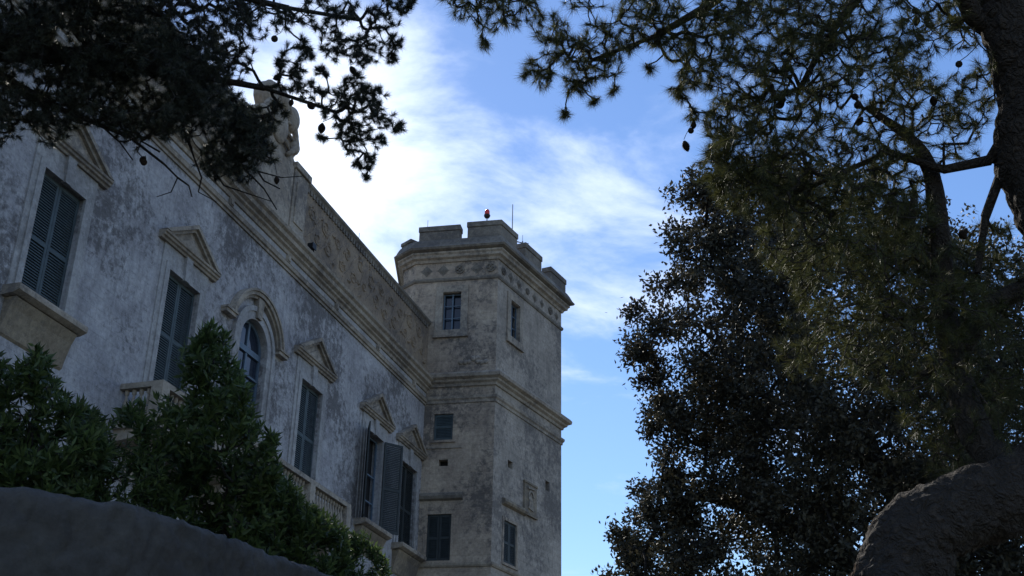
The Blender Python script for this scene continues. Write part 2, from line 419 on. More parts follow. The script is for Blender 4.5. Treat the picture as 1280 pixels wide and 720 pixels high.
for s_a, s_b in ((6., 24.8), (30.2, 40.3)):
    rl = MB(FA); s = s_a
    while s < s_b:
        j = lambda q: random.uniform(-q, q)
        scroll(rl, s+j(.08), 18.72+j(.08), .26+j(.06), random.choice((-1, 1)), j(3))
        scroll(rl, s+.48+j(.1), 18.1+j(.1), .24+j(.06), random.choice((-1, 1)), j(3))
        rl.tube([tuple(FA(s-.3, -.01, 17.75)), tuple(FA(s+.1+j(.1), .0, 18.1+j(.1))), tuple(FA(s+.35, .0, 18.6+j(.1))), tuple(FA(s+.8, -.01, 19.05))], [.03, .06, .05, .03], 5)
        for _ in range(3):
            c1 = s+j(.5)+.3; c2 = 18.4+j(.7); an_ = j(3)
            rl.tube([tuple(FA(c1, -.01, c2)), tuple(FA(c1+.12*cos(an_), .01, c2+.12*sin(an_))), tuple(FA(c1+.25*cos(an_), -.01, c2+.25*sin(an_+.4)))], [.04, .07, .02], 5)
        s += .95
    rl.build('parapet_relief', M_par, palace)
for (s0, s1) in ((28.7, 29.62), (25.4, 26.3)):
    p = MB(FA); p.box(s0, s1, -.5, .10, 17.2, 19.50); p.box(s0-.06, s1+.06, -.5, .17, 19.50, 19.72); p.box(s0+.14, s1-.14, .09, .14, 17.7, 19.1)
    p.box(s0-.05, s1+.05, -.5, .16, 17.18, 17.45); p.build('parapet_pier', M_trim, palace, bevel=.02)
# crest: carved coat of arms with scrolls above the centre of the front
def blob_ball(mb, c, r, seg=14, nseg=10):
    k = len(mb.v)
    for i in range(nseg+1):
        ph = pi*i/nseg
        for j in range(seg):
            a = 2*pi*j/seg
            mb.v.append(tuple(mb.fr(c[0]+r[0]*sin(ph)*cos(a), c[1]+r[1]*sin(ph)*sin(a), c[2]+r[2]*cos(ph))))
    for i in range(nseg):
        for j in range(seg):
            mb.f.append((k+i*seg+j, k+i*seg+(j+1) % seg, k+(i+1)*seg+(j+1) % seg, k+(i+1)*seg+j))
cr = MB(FA)
cr.box(26.3, 28.7, -.5, .06, 17.2, 19.55)
out_ = [(-1.35, 19.5), (-1.35, 19.72), (-1.15, 19.85), (-1.28, 20.05), (-1.25, 20.3), (-1.0, 20.42), (-.72, 20.36), (-.80, 20.62), (-.98, 20.85), (-1.0, 21.15), (-.82, 21.42), (-.5, 21.58), (-.2, 21.7)]
out_ = out_+[(0, 21.82)]+[(-a, z) for a, z in reversed(out_)]
cr.prism([(27.5+a, z) for a, z in out_], -.42, .02)
crest = cr.build('crest', M_trim, palace, bevel=.05)
rel = MB(FA)
blob_ball(rel, (27.5, .05, 20.35), (.48, .16, .62))
blob_ball(rel, (27.5, .06, 21.2), (.34, .2, .3))
for sg in (-1, 1):
    blob_ball(rel, (27.5+sg*.74, .02, 20.98), (.34, .22, .46)); blob_ball(rel, (27.5+sg*1.02, .03, 20.15), (.25, .18, .25))
    pts = [tuple(FA(27.5+sg*(.55+.45*sin(k*.5)), .1, 19.6+k*.22)) for k in range(9)]
    rel.tube(pts, [.07, .1, .12, .12, .1, .1, .09, .08, .06], 7)
    for k in range(5):
        a = radians(-40+k*35); rel.tube([tuple(FA(27.5+sg*.45*cos(a), .1, 20.35+.6*sin(a))), tuple(FA(27.5+sg*.85*cos(a), .1, 20.35+.85*sin(a)))], [.07, .04], 6)
rel.tube([tuple(FA(28.6, -.1, 20.33)), tuple(FA(28.95, -.05, 20.36))], [.05, .03], 6)
rel.build('crest_carving', M_trim, crest, True)

# windows
def shutter_leaf(parent, P0, ang_vec, wd, z0, z1, mat, out_vec, name='shutter'):
    "leaf starting at plan point P0, running along ang_vec"
    f = Frame((0, 0, 0), 0); f.P = np.array([P0[0], P0[1], 0]); f.t = np.array(ang_vec); f.n = np.array(out_vec)
    m = MB(f); T = .045
    m.box(0, .075, -T/2, T/2, z0, z1); m.box(wd-.075, wd, -T/2, T/2, z0, z1)
    H = z1-z0; rails = [z0, z0+H*.30, z0+H*.62, z1-.09] if H > 3.5 else [z0, z0+H*.46, z1-.09]
    for z in rails: m.box(.075, wd-.075, -T/2, T/2, z, z+.09)
    for i in range(len(rails)-1):
        z = rails[i]+.09; zt = rails[i+1]
        while z < zt-.03:
            m.add([(.075, T*.42, z), (wd-.075, T*.42, z), (wd-.075, -T*.42, z+.055), (.075, -T*.42, z+.055),
                   (.075, T*.42, z+.012), (wd-.075, T*.42, z+.012), (wd-.075, -T*.42, z+.067), (.075, -T*.42, z+.067)],
                  [(0, 1, 2, 3), (4, 5, 6, 7), (0, 1, 5, 4), (2, 3, 7, 6)])
            z += .062
    return m.build(name, mat, parent)
def pediment(parent, c, hw, z):
    m = MB(FA)
    m.run([(0, z), (.10, z), (.12, z+.05), (.17, z+.07), (.18, z+.12), (.22, z+.14), (.23, z+.19), (0, z+.21)], c-hw, c+hw)
    hh = .78
    for sg in (-1, 1):   # raking cornices in two orders
        for q, (d, th, off) in enumerate(((.23, .10, 0), (.15, .09, .10))):
            x0, z0 = c+sg*(hw-off*.9), z+.21-off*.15
            a = atan2(hh-.1, hw)
            m.prism([(c+sg*hw, z+.212-.0), (c, z+.212+hh-off), (c, z+.212+hh-off-th-.02), (c+sg*(hw-th*1.9-off), z+.212)] if q == 0 else
                    [(c+sg*(hw-.19), z+.213), (c, z+.21+hh-.12), (c, z+.21+hh-.12-th), (c+sg*(hw-.19-th*1.9), z+.213)], 0, d)
    m.prism([(c-hw+.36, z+.214), (c+hw-.36, z+.214), (c, z+.21+hh-.21)], 0, .06)
    m.prism([(c-hw*.38, z+.27), (c+hw*.38, z+.27), (c, z+.21+hh*.48)], .05, .11)
    return m.build('pediment', M_trim, parent)
def window(c, z0, z1, hw, leaf='closed', mat=None, sill=True):
    mat = mat or M_shut
    m = MB(FA); fw = .17
    sb = z0
    m.box(c-hw-fw, c-hw, -.02, .07, sb, z1+fw); m.box(c+hw, c+hw+fw, -.02, .07, sb, z1+fw); m.box(c-hw, c+hw, -.02, .07, z1, z1+fw)
    m.box(c-hw-fw-.16, c-hw-fw, -.01, .035, sb, z1+fw); m.box(c+hw+fw, c+hw+fw+.16, -.01, .035, sb, z1+fw)
    m.box(c-hw-fw-.16, c+hw+fw+.16, -.01, .04, z1+fw, 13.92)
    m.prism([(c-.1, z1-.02), (c+.1, z1-.02), (c+.15, 13.92), (c-.15, 13.92)], .0, .12)
    w_ = m.build('window', M_white, palace)
    pediment(w_, c, 1.33, 13.90)
    b = MB(FA); b.box(c-hw-.02, c+hw+.02, -.36, -.33, z0, z1+.02); b.build('dark_opening' if leaf == 'open' else 'pane', M_void if leaf == 'open' else M_glass, w_)
    if leaf == 'closed':
        shutter_leaf(w_, FA(c-hw+.005, -.11, 0), FA.t, hw-.01, z0+.02, z1-.01, mat, FA.n)
        shutter_leaf(w_, FA(c+.005, -.11, 0), FA.t, hw-.01, z0+.02, z1-.01, mat, FA.n)
    else:
        v = -FA.t*cos(radians(28))+FA.n*sin(radians(28)); q = np.cross((0, 0, 1), v)
        shutter_leaf(w_, FA(c-hw-.03, .11, 0), v, hw, z0+.02, z1-.01, mat, q)
        v = FA.t*cos(radians(38))+FA.n*sin(radians(38)); q = np.cross(v, (0, 0, 1))
        shutter_leaf(w_, FA(c+hw+.03, .10, 0), v, hw, z0+.02, z1-.01, mat, q)
        m = MB(FA)
        for x in (c-hw, c+hw-.07, c-.04): m.box(x, x+.08, -.22, -.17, z0, z1)
        for z in (z0+.9, z0+1.8, z1-.08): m.box(c-hw+.08, c+hw-.07, -.218, -.175, z, z+.05)
        m.build('sash', M_frame, w_)
    if sill:
        m = MB(FA)
        m.run([(0, z0-.22), (.28, z0-.19), (.38, z0-.15), (.42, z0-.13), (.43, z0-.05), (.42, z0), (0, z0)], c-hw-.42, c+hw+.40)
        m.build('sill', M_trim, w_)
        m = MB(FA)
        m.run([(0, z0-1.0), (.05, z0-.95), (.09, z0-.75), (.18, z0-.42), (.28, z0-.222), (0, z0-.222)], c-hw-.30, c+hw+.28)
        m.build('sill_corbel', M_tan, w_)
    return w_
window(*WIN[0]); window(*WIN[1], sill=False); window(*WIN[2], sill=False)
window(*WIN[3], leaf='open', mat=M_shutD); window(*WIN[4], mat=M_shutD)
# arched centre window
c0, za, zs, hw = ARC
m = MB(FA); fw = .24
m.box(c0-hw-fw, c0-hw+.02, -.02, .08, za, zs); m.box(c0+hw-.02, c0+hw+fw, -.02, .08, za, zs)
m.ring((c0, zs), hw-.02, hw+fw, -.02, .08, 0, 180)
m.ring((c0, zs), hw+fw-.03, hw+fw+.12, -.02, .12, 0, 180)
m.box(c0-hw-fw-.12, c0-hw-fw+.03, -.015, .12, za, zs); m.box(c0+hw+fw-.03, c0+hw+fw+.12, -.015, .12, za, zs)
for sg in (-1, 1):   # spandrels closing the square opening above the arch
    pts = [(c0+sg*(hw+.002), zs), (c0+sg*(hw+.002), zs+hw+.002), (c0, zs+hw+.002)]+[(c0+sg*(hw)*cos(radians(a)), zs+hw*sin(radians(a))) for a in range(88, 1, -8)]
    m.prism(pts, -.34, -.025)
aw = m.build('arched_window', M_white, palace)
h = MB(FA)
h.ring((c0, zs+.12), 1.34, 1.46, 0, .19, 12, 168, 28); h.ring((c0, zs+.12), 1.26, 1.35, 0, .12, 12, 168, 28); h.ring((c0, zs+.12), 1.45, 1.52, 0, .23, 12, 168, 28)
for sg in (-1, 1):
    a, b = sorted((c0+sg*1.26, c0+sg*1.80)); h.box(a, b, 0, .18, zs+.30, zs+.40); h.box(a-.03, b+.03, 0, .22, zs+.40, zs+.46)
h.build('hood_mould', M_trim, aw)
k = MB(FA); k.prism([(c0-.12, zs+hw+.02), (c0+.12, zs+hw+.02), (c0+.17, zs+1.42), (c0-.17, zs+1.42)], .0, .16); k.build('keystone', M_trim, aw)
f = MB(FA); d0, d1 = -.20, -.14
f.ring((c0, zs), hw-.10, hw+.01, d0, d1, 0, 180); f.box(c0-hw, c0-hw+.10, d0, d1, za, zs); f.box(c0+hw-.10, c0+hw, d0, d1, za, zs)
f.box(c0-.045, c0+.045, d0+.003, d1+.003, za, zs+hw-.02)
for z in (zs-.16, 12.25, 11.40): f.box(c0-hw+.09, c0+hw-.09, d0-.003, d1+.02, z, z+(.17 if z in (zs-.16, 11.40) else .06))
f.build('frame', M_frame, aw)
f = MB(FA); f.box(c0-hw, c0+hw, -.19, -.18, 11.4, zs+hw); f.build('pane', M_glass, aw)
f = MB(FA); f.box(c0-hw+.1, c0+hw-.1, -.185, -.165, za, 11.4); f.build('door_panel', M_shutD, aw)

# balcony
B0, B1, BD = 22.0, 32.4, 1.06
m = MB(FA)
m.box(B0-.1, B1+.1, 0, BD+.10, 8.78, 8.93); m.run([(0, 8.5), (BD-.25, 8.62), (BD+.02, 8.70), (BD+.04, 8.78), (0, 8.78)], B0, B1)
bal = m.build('balcony', M_trim, palace)
for k in range(7):
    s0 = B0+.5+k*1.55; q = MB(FA); q.prism([(s0, 8.5), (s0+.28, 8.5), (s0+.28, 7.8), (s0, 7.8)], 0, .25)
    q.run([(0, 7.9), (.35, 8.0), (BD-.4, 8.35), (BD-.3, 8.55), (0, 8.55)], s0+.02, s0+.26); q.build('bracket', M_trim, bal)
m = MB(FA)
m.box(B0-.02, B1+.02, BD-.24, BD+.04, 9.74, 9.87); m.box(B0-.02, B0+.22, 0, BD-.24, 9.74, 9.867); m.box(B1-.22, B1+.02, 0, BD-.24, 9.74, 9.867)
m.box(B0, B1, BD-.20, BD, 8.93, 9.03); m.build('rail', M_trim, bal)
piers = [B0+.12, B0+2.6, B0+5.2, B1-2.6, B1-.12]
for s0 in piers:
    m = MB(FA); m.box(s0-.15, s0+.15, BD-.25, BD+.05, 8.935, 9.735); m.build('pier', M_trim, bal)
bp = [(.035, 0), (.06, .0), (.06, .05), (.035, .08), (.065, .2), (.075, .3), (.05, .42), (.03, .52), (.03, .58), (.055, .6), (.055, .7)]
def balmesh():
    q = MB(); q.lathe((0, 0, 0), bp, 8); o = q.build('baluster', M_trim, None, True); return o
proto = balmesh(); first = True
spots = []
s = B0+.40
while s < B1-.35:
    if min(abs(s-p_) for p_ in piers) > .2: spots.append((s, BD-.1))
    s += .185
for k in range(4): spots.append((B0+.1, .12+k*.19)); spots.append((B1-.1, .12+k*.19))
po = origin_of(bal)
for s, d in spots[:98]:
    o = proto if first else proto.copy()
    if not first: COL.objects.link(o)
    first = False
    o.parent = bal; o.location = tuple(FA(s, d, 9.032)-po)

# ------------------------------------------------------------------ corner tower
I2 = FA(40.75, 0, 0); LB, RB = 101., 28.5
C2 = I2+bear(LB)*2.72
A2 = I2-bear(LB)*.66
E2 = A2+bear(-42)*.78
G2 = C2+bear(RB)*5.72
H2 = G2+bear(RB-95)*5.2
K2 = E2+bear(0)*5.0
tower = thing('corner_tower', 'square cut stone corner tower with battlements at the far end of the palace', 'tower', tuple(C2)[:2]+(BZ,))
tower['label'] = 'many sided stone corner tower with battlements against the sky'
LF = Frame(I2, LB); RF = Frame(C2, RB)
assert LF.n[1] < 0 and RF.n[0] > 0
holesL = [(.53, 1.27, 19.2, 20.8), (.40, 1.14, 14.68, 15.72), (.64, 1.0, 13.68, 13.93), (.32, 1.22, 10.15, 11.86)]
holesR = [(1.07, 1.84, 19.25, 20.8), (.90, 1.88, 10.25, 11.82), (1.12, 1.50, 13.88, 14.18), (4.28, 4.64, 13.85, 14.25)]
w = MB(LF); holed_wall(w, -.66, 2.72, BZ, 22.6, holesL)
for (a0, a1, z0, z1) in holesL:
    w.add([(a0, 0, z0), (a0, -.3, z0), (a0, -.3, z1), (a0, 0, z1)], [(0, 1, 2, 3)]); w.add([(a1, 0, z0), (a1, -.3, z0), (a1, -.3, z1), (a1, 0, z1)], [(0, 1, 2, 3)])
    w.add([(a0, 0, z1), (a1, 0, z1), (a1, -.3, z1), (a0, -.3, z1)], [(0, 1, 2, 3)]); w.add([(a0, 0, z0), (a1, 0, z0), (a1, -.3, z0), (a0, -.3, z0)], [(0, 1, 2, 3)])
w.build('wall', M_twl, tower)
w = MB(RF); holed_wall(w, 0, 5.72, BZ, 22.6, holesR)
for (a0, a1, z0, z1) in holesR:
    w.add([(a0, 0, z0), (a0, -.3, z0), (a0, -.3, z1), (a0, 0, z1)], [(0, 1, 2, 3)]); w.add([(a1, 0, z0), (a1, -.3, z0), (a1, -.3, z1), (a1, 0, z1)], [(0, 1, 2, 3)])
    w.add([(a0, 0, z1), (a1, 0, z1), (a1, -.3, z1), (a0, -.3, z1)], [(0, 1, 2, 3)]); w.add([(a0, 0, z0), (a1, 0, z0), (a1, -.3, z0), (a0, -.3, z0)], [(0, 1, 2, 3)])
w.build('wall', M_twr, tower)
w = MB()
for p, q in ((G2, H2), (H2, K2), (K2, E2), (E2, A2)):
    w.add([(p[0], p[1], BZ), (q[0], q[1], BZ), (q[0], q[1], 22.6), (p[0], p[1], 22.6)], [(0, 1, 2, 3)])
w.build('wall', M_twl, tower)
TP = [K2, E2, A2, C2, G2, H2]
def offset_path(P, d):
    "closed outline moved outwards by d, mitred"
    n = len(P); out = []
    for i in range(n):
        a, b, c = P[i-1][:2], P[i][:2], P[(i+1) % n][:2]
        t1 = (b-a)/np.linalg.norm(b-a); t2 = (c-b)/np.linalg.norm(c-b)
        n1 = np.array([t1[1], -t1[0]]); n2 = np.array([t2[1], -t2[0]])
        mdir = n1+n2; mdir /= mdir.dot(mdir)/2
        out.append(b+mdir*d)
    return out
def girdle(mb, prof, P=TP, idx=None):
    rings = [offset_path(P, d) for d, z in prof]; n = len(P); k = len(mb.v); m_ = len(prof)
    for (d, z), rg in zip(prof, rings):
        for q in rg: mb.v.append((q[0], q[1], z))
    for i in range(m_):
        i2 = (i+1) % m_
        for j in range(n):
            mb.f.append((k+i*n+j, k+i*n+(j+1) % n, k+i2*n+(j+1) % n, k+i2*n+j))
# check the outline's winding gives outward offsets
_t = offset_path(TP, 1.)[3]; _s = 1 if np.linalg.norm(_t-np.mean([p[:2] for p in TP], 0)) > np.linalg.norm(C2[:2]-np.mean([p[:2] for p in TP], 0)) else -1
if _s < 0: TP = TP[::-1]
def band(name, prof, mat, bv=0):
    m = MB(); girdle(m, prof, TP); return m.build(name, mat, tower, bevel=bv)
band('string_course', [(-.05, 9.90), (.05, 9.92), (.09, 9.98), (.10, 10.06), (-.05, 10.10)], M_trim)
band('string_course', [(-.05, 16.12), (.04, 16.14), (.05, 16.24), (.10, 16.30), (.11, 16.40), (-.05, 16.45)], M_trim)
band('lower_cornice', [(-.05, 16.78), (.06, 16.80), (.09, 16.90), (.18, 16.96), (.20, 17.03), (.32, 17.10), (.34, 17.22), (.28, 17.30), (-.05, 17.42)], M_trim)
band('string_course', [(-.05, 21.30), (.04, 21.32), (.07, 21.38), (.07, 21.45), (-.05, 21.48)], M_top)
band('upper_cornice', [(-.05, 22.14), (.06, 22.16), (.10, 22.26), (.20, 22.32), (.22, 22.42), (.28, 22.48), (.28, 22.54), (-.05, 22.56)], M_trim)
band('parapet', [(-.30, 22.5), (.20, 22.541), (.40, 22.62), (.44, 22.70), (.36, 22.80), (.27, 23.0), (.20, 23.12), (-.28, 23.13)], M_top)
rf = MB(); rg = offset_path(TP, -.2); rf.v += [(q[0], q[1], 22.62) for q in rg]; rf.f.append(tuple(range(len(rg)))); rf.build('roof', M_top, tower)
# merlons, each its own block with a cap
def merlon_run(P0, b, a0, a1, z1, side=1, name='merlon'):
    f = Frame(P0, b, side); m = MB(f)
    m.box(a0, a1, -.24, .16, 23.10, z1-.24); m.box(a0-.025, a1+.025, -.27, .195, z1-.24, z1)
    return m.build(name, M_top, tower, bevel=.025)
merlon_run(I2, LB, -.56, 1.14, 23.78)
# corner merlon wraps the angle
def wrap(z0, z1, off, inn, la, ra):
    base = C2[:2]; tl = -bear(LB)[:2]; tr = bear(RB)[:2]
    nl, nr = LF.n[:2], RF.n[:2]
    def cor(d):
        k = 1/(1+nl.dot(nr)); return base+(nl+nr)*d*k
    o, i = cor(off), cor(-inn)
    pl = [base+tl*la+nl*off, o, base+tr*ra+nr*off, base+tr*ra-nr*inn, i, base+tl*la-nl*inn]
    k = len(m.v)
    for z in (z0, z1):
        for q in pl: m.v.append((q[0], q[1], z))
    m.f += [tuple(k+j for j in range(6)), tuple(k+6+j for j in range(6))]+[(k+j, k+(j+1) % 6, k+6+(j+1) % 6, k+6+j) for j in range(6)]
m = MB(); wrap(23.10, 23.62, .16, .24, 1.27, 1.28); wrap(23.62, 23.86, .195, .27, 1.30, 1.31); m.build('merlon', M_top, tower, bevel=.025)
merlon_run(C2, RB, 2.0, 3.5, 23.84); merlon_run(C2, RB, 4.35, 5.85, 23.78)
fA = Frame(A2, -42, -1); fA.n = fA.n if fA.n[1] < 0 or fA.n[0] < 0 else -fA.n
m = MB(fA); m.box(.22, .86, -.24, .16, 23.05, 23.22); m.box(.2, .88, -.27, .195, 23.22, 23.38); m.build('merlon', M_top, tower, bevel=.03)
# frieze carvings: lozenges and rosettes
def lozenge(fr, a, z, r, kind):
    m = MB(fr)
    if kind:
        m.prism([(a-r, z), (a, z-r), (a+r, z), (a, z+r)], 0, .018); m.prism([(a-r*.62, z), (a, z-r*.62), (a+r*.62, z), (a, z+r*.62)], .015, .04); m.ring((a, z), .02, r*.3, .035, .06, 0, 360, 12)
    else:
        m.ring((a, z), r*.6, r*.8, 0, .05, 0, 360, 14)
        for q in range(4):
            t = radians(90*q); m.ring((a+r*.35*cos(t), z+r*.35*sin(t)), .01, r*.2, .0, .07, 0, 360, 8)
    m.build('frieze_carving', M_top, tower)
for k, a in enumerate((-.2, .48, 1.16, 1.84, 2.42)): lozenge(LF, a, 21.81, .24, k % 2 == 1 or k == 0)
for k in range(8): lozenge(RF, .4+.7*k+random.uniform(-.05, .05), 21.81, random.uniform(.18, .25), k % 3 > 0)
# tower windows
def tw(fr, h, kind):
    a0, a1, z0, z1 = h; m = MB(fr); q = .28
    m.box(a0-q, a0, -.01, .05, z0-.02, z1+.02); m.box(a1, a1+q, -.01, .05, z0-.02, z1+.02)
    m.box(a0-q, a1+q, -.01, .052, z1+.02, z1+.30); m.box(a0-q-.03, a1+q+.03, -.01, .08, z0-.28, z0-.02)
    m.box(a0-q-.04, a1+q+.04, 0, .10, z0-.33, z0-.26)
    w_ = m.build('window', M_trim, tower)
    m = MB(fr); m.box(a0, a1, -.27, -.26, z0, z1); m.build('pane', M_glass, w_)
    m = MB(fr)
    for x in (a0, a1-.05, (a0+a1)/2-.03): m.box(x, x+.055, -.18, -.13, z0, z1)
    for z in (z0, z1-.06, z0+(z1-z0)*.33, z0+(z1-z0)*.66): m.box(a0+.05, a1-.05, -.178, -.135, z, z+.035)
    m.build('sash', M_frame, w_)
tw(LF, holesL[0], 0); tw(RF, holesR[0], 0)
def twshut(fr, h, mat, two=False, name='shuttered_window'):
    a0, a1, z0, z1 = h; m = MB(fr); q = .12
    m.box(a0-q, a0, -.01, .025, z0, z1); m.box(a1, a1+q, -.01, .025, z0, z1); m.box(a0-q, a1+q, -.01, .027, z1, z1+q); m.box(a0-q, a1+q, -.01, .06, z0-.09, z0)
    w_ = m.build(name, M_twl, tower)
    n = 2 if two else 1; wd = (a1-a0)/n
    for k in range(n): shutter_leaf(w_, fr(a0+k*wd+.005, -.06, 0), fr.t, wd-.01, z0+.01, z1-.01, mat, fr.n)
    m = MB(fr); m.box(a0, a1, -.2, -.19, z0, z1); m.build('dark_opening', M_void, w_)
twshut(LF, holesL[1], M_shut); twshut(LF, holesL[3], M_shutD, True); twshut(RF, holesR[1], M_shutD, True)
for fr, h in ((LF, holesL[2]), (RF, holesR[2]), (RF, holesR[3])):
    m = MB(fr); m.box(h[0], h[1], -.29, -.28, h[2], h[3]); m.build('vent_opening', M_void, tower)
m = MB(LF); m.run([(0, 12.36), (.12, 12.42), (.16, 12.52), (.14, 12.62), (0, 12.68)], -.0, 1.62); m.build('ledge', M_top, tower)
m = MB(LF); m.box(.05, 1.5, 0, .04, 14.36, 14.42); m.build('ledge', M_trim, tower)
m = MB(RF); m.run([(0, 12.34), (.12, 12.40), (.16, 12.48), (.14, 12.58), (0, 12.62)], .72, 2.55); m.build('ledge', M_tan, tower)
m = MB(RF); m.box(2.4, 3.42, 0, .06, 12.5, 13.66); m.box(2.35, 3.47, 0, .10, 12.42, 12.5); m.box(2.36, 3.46, 0, .09, 13.66, 13.74)
pn = m.build('carved_panel', M_tan, tower)
m = MB(RF); m.ring((2.91, 13.2), .16, .24, .05, .1, 0, 300); m.prism([(2.7, 12.7), (3.1, 12.65), (3.0, 13.05), (2.85, 13.3), (2.75, 13.0)], .05, .1); m.prism([(2.62, 13.45), (3.2, 13.5), (3.15, 13.56), (2.62, 13.53)], .05, .12)
m.build('relief', M_trim, pn)
m = MB(LF)
for k in range(9):
    blob_ball(m, (1.35+.16*k-(.3 if k > 4 else 0), .0, 17.75+.1*random.random()+(.12 if 2 < k < 6 else 0)), (.12, .07, .10), 8, 6)
m.build('worn_carving', M_trim, tower, True)

# ------------------------------------------------------------------ things on the roofs
bx = LF(2.18, -.12, 23.862); bt = thing('warning_beacon', 'small red warning lamp on a short pole on the tower corner merlon', 'lamp', tuple(bx))
m = MB(); m.tube([bx, bx+np.array([0, 0, .30])], .022, 8); m.lathe(bx, [(.07, 0), (.07, .02), (.03, .03)], 10); m.build('pole', M_grey, bt)
m = MB(); m.lathe(bx, [(.03, .26), (.10, .30), (.135, .38), (.13, .42), (.09, .43)], 14); m.build('lamp_cup', M_iron, bt, True)
m = MB(); m.lathe(bx, [(.095, .42), (.105, .48), (.10, .60), (.07, .66), (.02, .68)], 14); m.build('lamp_glass', M_red, bt, True)
ax = RF(2.25, -.62, 22.63); an = thing('whip_antenna', 'tall thin whip antenna with a short side arm on the tower roof', 'antenna', tuple(ax))
m = MB(); m.tube([ax, ax+np.array([0, 0, 2.0])], .035, 8); m.build('mast', M_iron, an)
m = MB(); m.tube([ax+np.array([0, 0, 2.0]), ax+np.array([0, 0, 3.35])], [.022, .016], 6); m.build('whip', M_grey, an)
a1 = ax+np.array([0, 0, 1.62]); m = MB(); m.tube([a1, a1+np.array([.2, .05, -.05]), a1+np.array([.62, .1, -.12])], [.03, .025, .018], 6)
e1 = a1+np.array([.62, .1, -.12]); m.tube([e1-np.array([.06, 0, 0]), e1+np.array([.08, 0, .0])], .035, 6); m.build('side_arm', M_iron, an)
sx = RF(2.22, -.10, 23.83); sa = thing('small_antenna', 'tiny upright aerial on the merlon right of the whip antenna', 'antenna', tuple(sx))
m = MB(); m.tube([sx, sx+np.array([0, 0, .22])], .03, 6); m.tube([sx+np.array([0, 0, .22]), sx+np.array([0, 0, .52])], .009, 6); m.build('rod', M_grey, sa)
lx = LF(-.28, -.05, 23.782); lr = MB(); lr.tube([lx, lx+np.array([0, 0, .42])], .009, 6); lr.lathe(lx, [(.03, 0), (.03, .02), (.01, .03)], 8)
tag(lr.build('lightning_rod', M_grey), 'thin lightning rod on the left merlon of the tower', 'rod')
lx = FA(34.4, -.30, 19.662); lr = MB(); lr.tube([lx, lx+np.array([0, 0, .62])], .008, 6); lr.lathe(lx, [(.03, 0), (.03, .02), (.01, .03)], 8)
tag(lr.build('lightning_rod', M_grey), 'thin rod standing on the long palace parapet', 'rod')
fl = FA(29.95, .24, 17.20); ft = thing('floodlight', 'small black floodlight sitting on the palace cornice below the parapet', 'floodlight', tuple(fl))
fr_ = Frame(fl, FB)
m = MB(fr_); m.box(-.03, .03, -.03, .03, 0, .05); m.box(-.15, -.13, -.02, .02, .06, .24); m.box(.13, .15, -.02, .02, .06, .24); m.box(-.15, .15, -.02, .02, .05, .07); m.build('bracket', M_iron, ft)
m = MB(fr_); m.prism([(-.10, .12), (.10, .12), (.12, .28), (-.12, .28)], -.10, .08); m.box(-.13, .13, .075, .10, .10, .30); m.build('housing', M_iron, ft, bevel=.01)

# ------------------------------------------------------------------ plants
def unit(v): return v/np.linalg.norm(v, axis=-1, keepdims=True)
def rand_dirs(n): return unit(RNG.normal(size=(n, 3)))
def leaves(P, axis, L, Wd, fold=.25):
    "kite shaped leaves, two triangles folded along the midrib"
    n = len(P); ax_ = unit(axis); side = unit(np.cross(ax_, rand_dirs(n))); up = np.cross(ax_, side)
    L = L*(RNG.uniform(.7, 1.25, (n, 1))); Wd = Wd*(RNG.uniform(.75, 1.2, (n, 1)))
    base = P; tip = P+ax_*L+up*L*.08; mid = P+ax_*L*.45
    l = mid+side*Wd*.5+up*Wd*fold; r_ = mid-side*Wd*.5+up*Wd*fold
    V = np.stack([base, l, tip, r_], 1).reshape(-1, 3)
    i = np.arange(n)[:, None]*4
    F = np.concatenate([i+np.array([[0, 1, 2]]), i+np.array([[0, 2, 3]])], 0)
    return V, F
def needles(P, axis, n_per, L, Wd, spread=.75, droop=.25):
    "tufts: n_per needles from each point, splayed about the axis"
    n = len(P); ax_ = np.repeat(unit(axis), n_per, 0); Q = np.repeat(P, n_per, 0)
    back = RNG.uniform(0, L*.55, (len(Q), 1)); Q = Q-ax_*back
    d = unit(ax_*1.0+rand_dirs(len(Q))*spread*RNG.uniform(.4, 1.5, (len(Q), 1))+np.array([0, 0, -droop]))
    s = unit(np.cross(d, rand_dirs(len(Q)))); l = L*RNG.uniform(.7, 1.15, (len(Q), 1))
    V = np.stack([Q-s*Wd*.5, Q+s*Wd*.5, Q+d*l], 1).reshape(-1, 3)
    F = np.arange(len(V)).reshape(-1, 3)
    return V, F
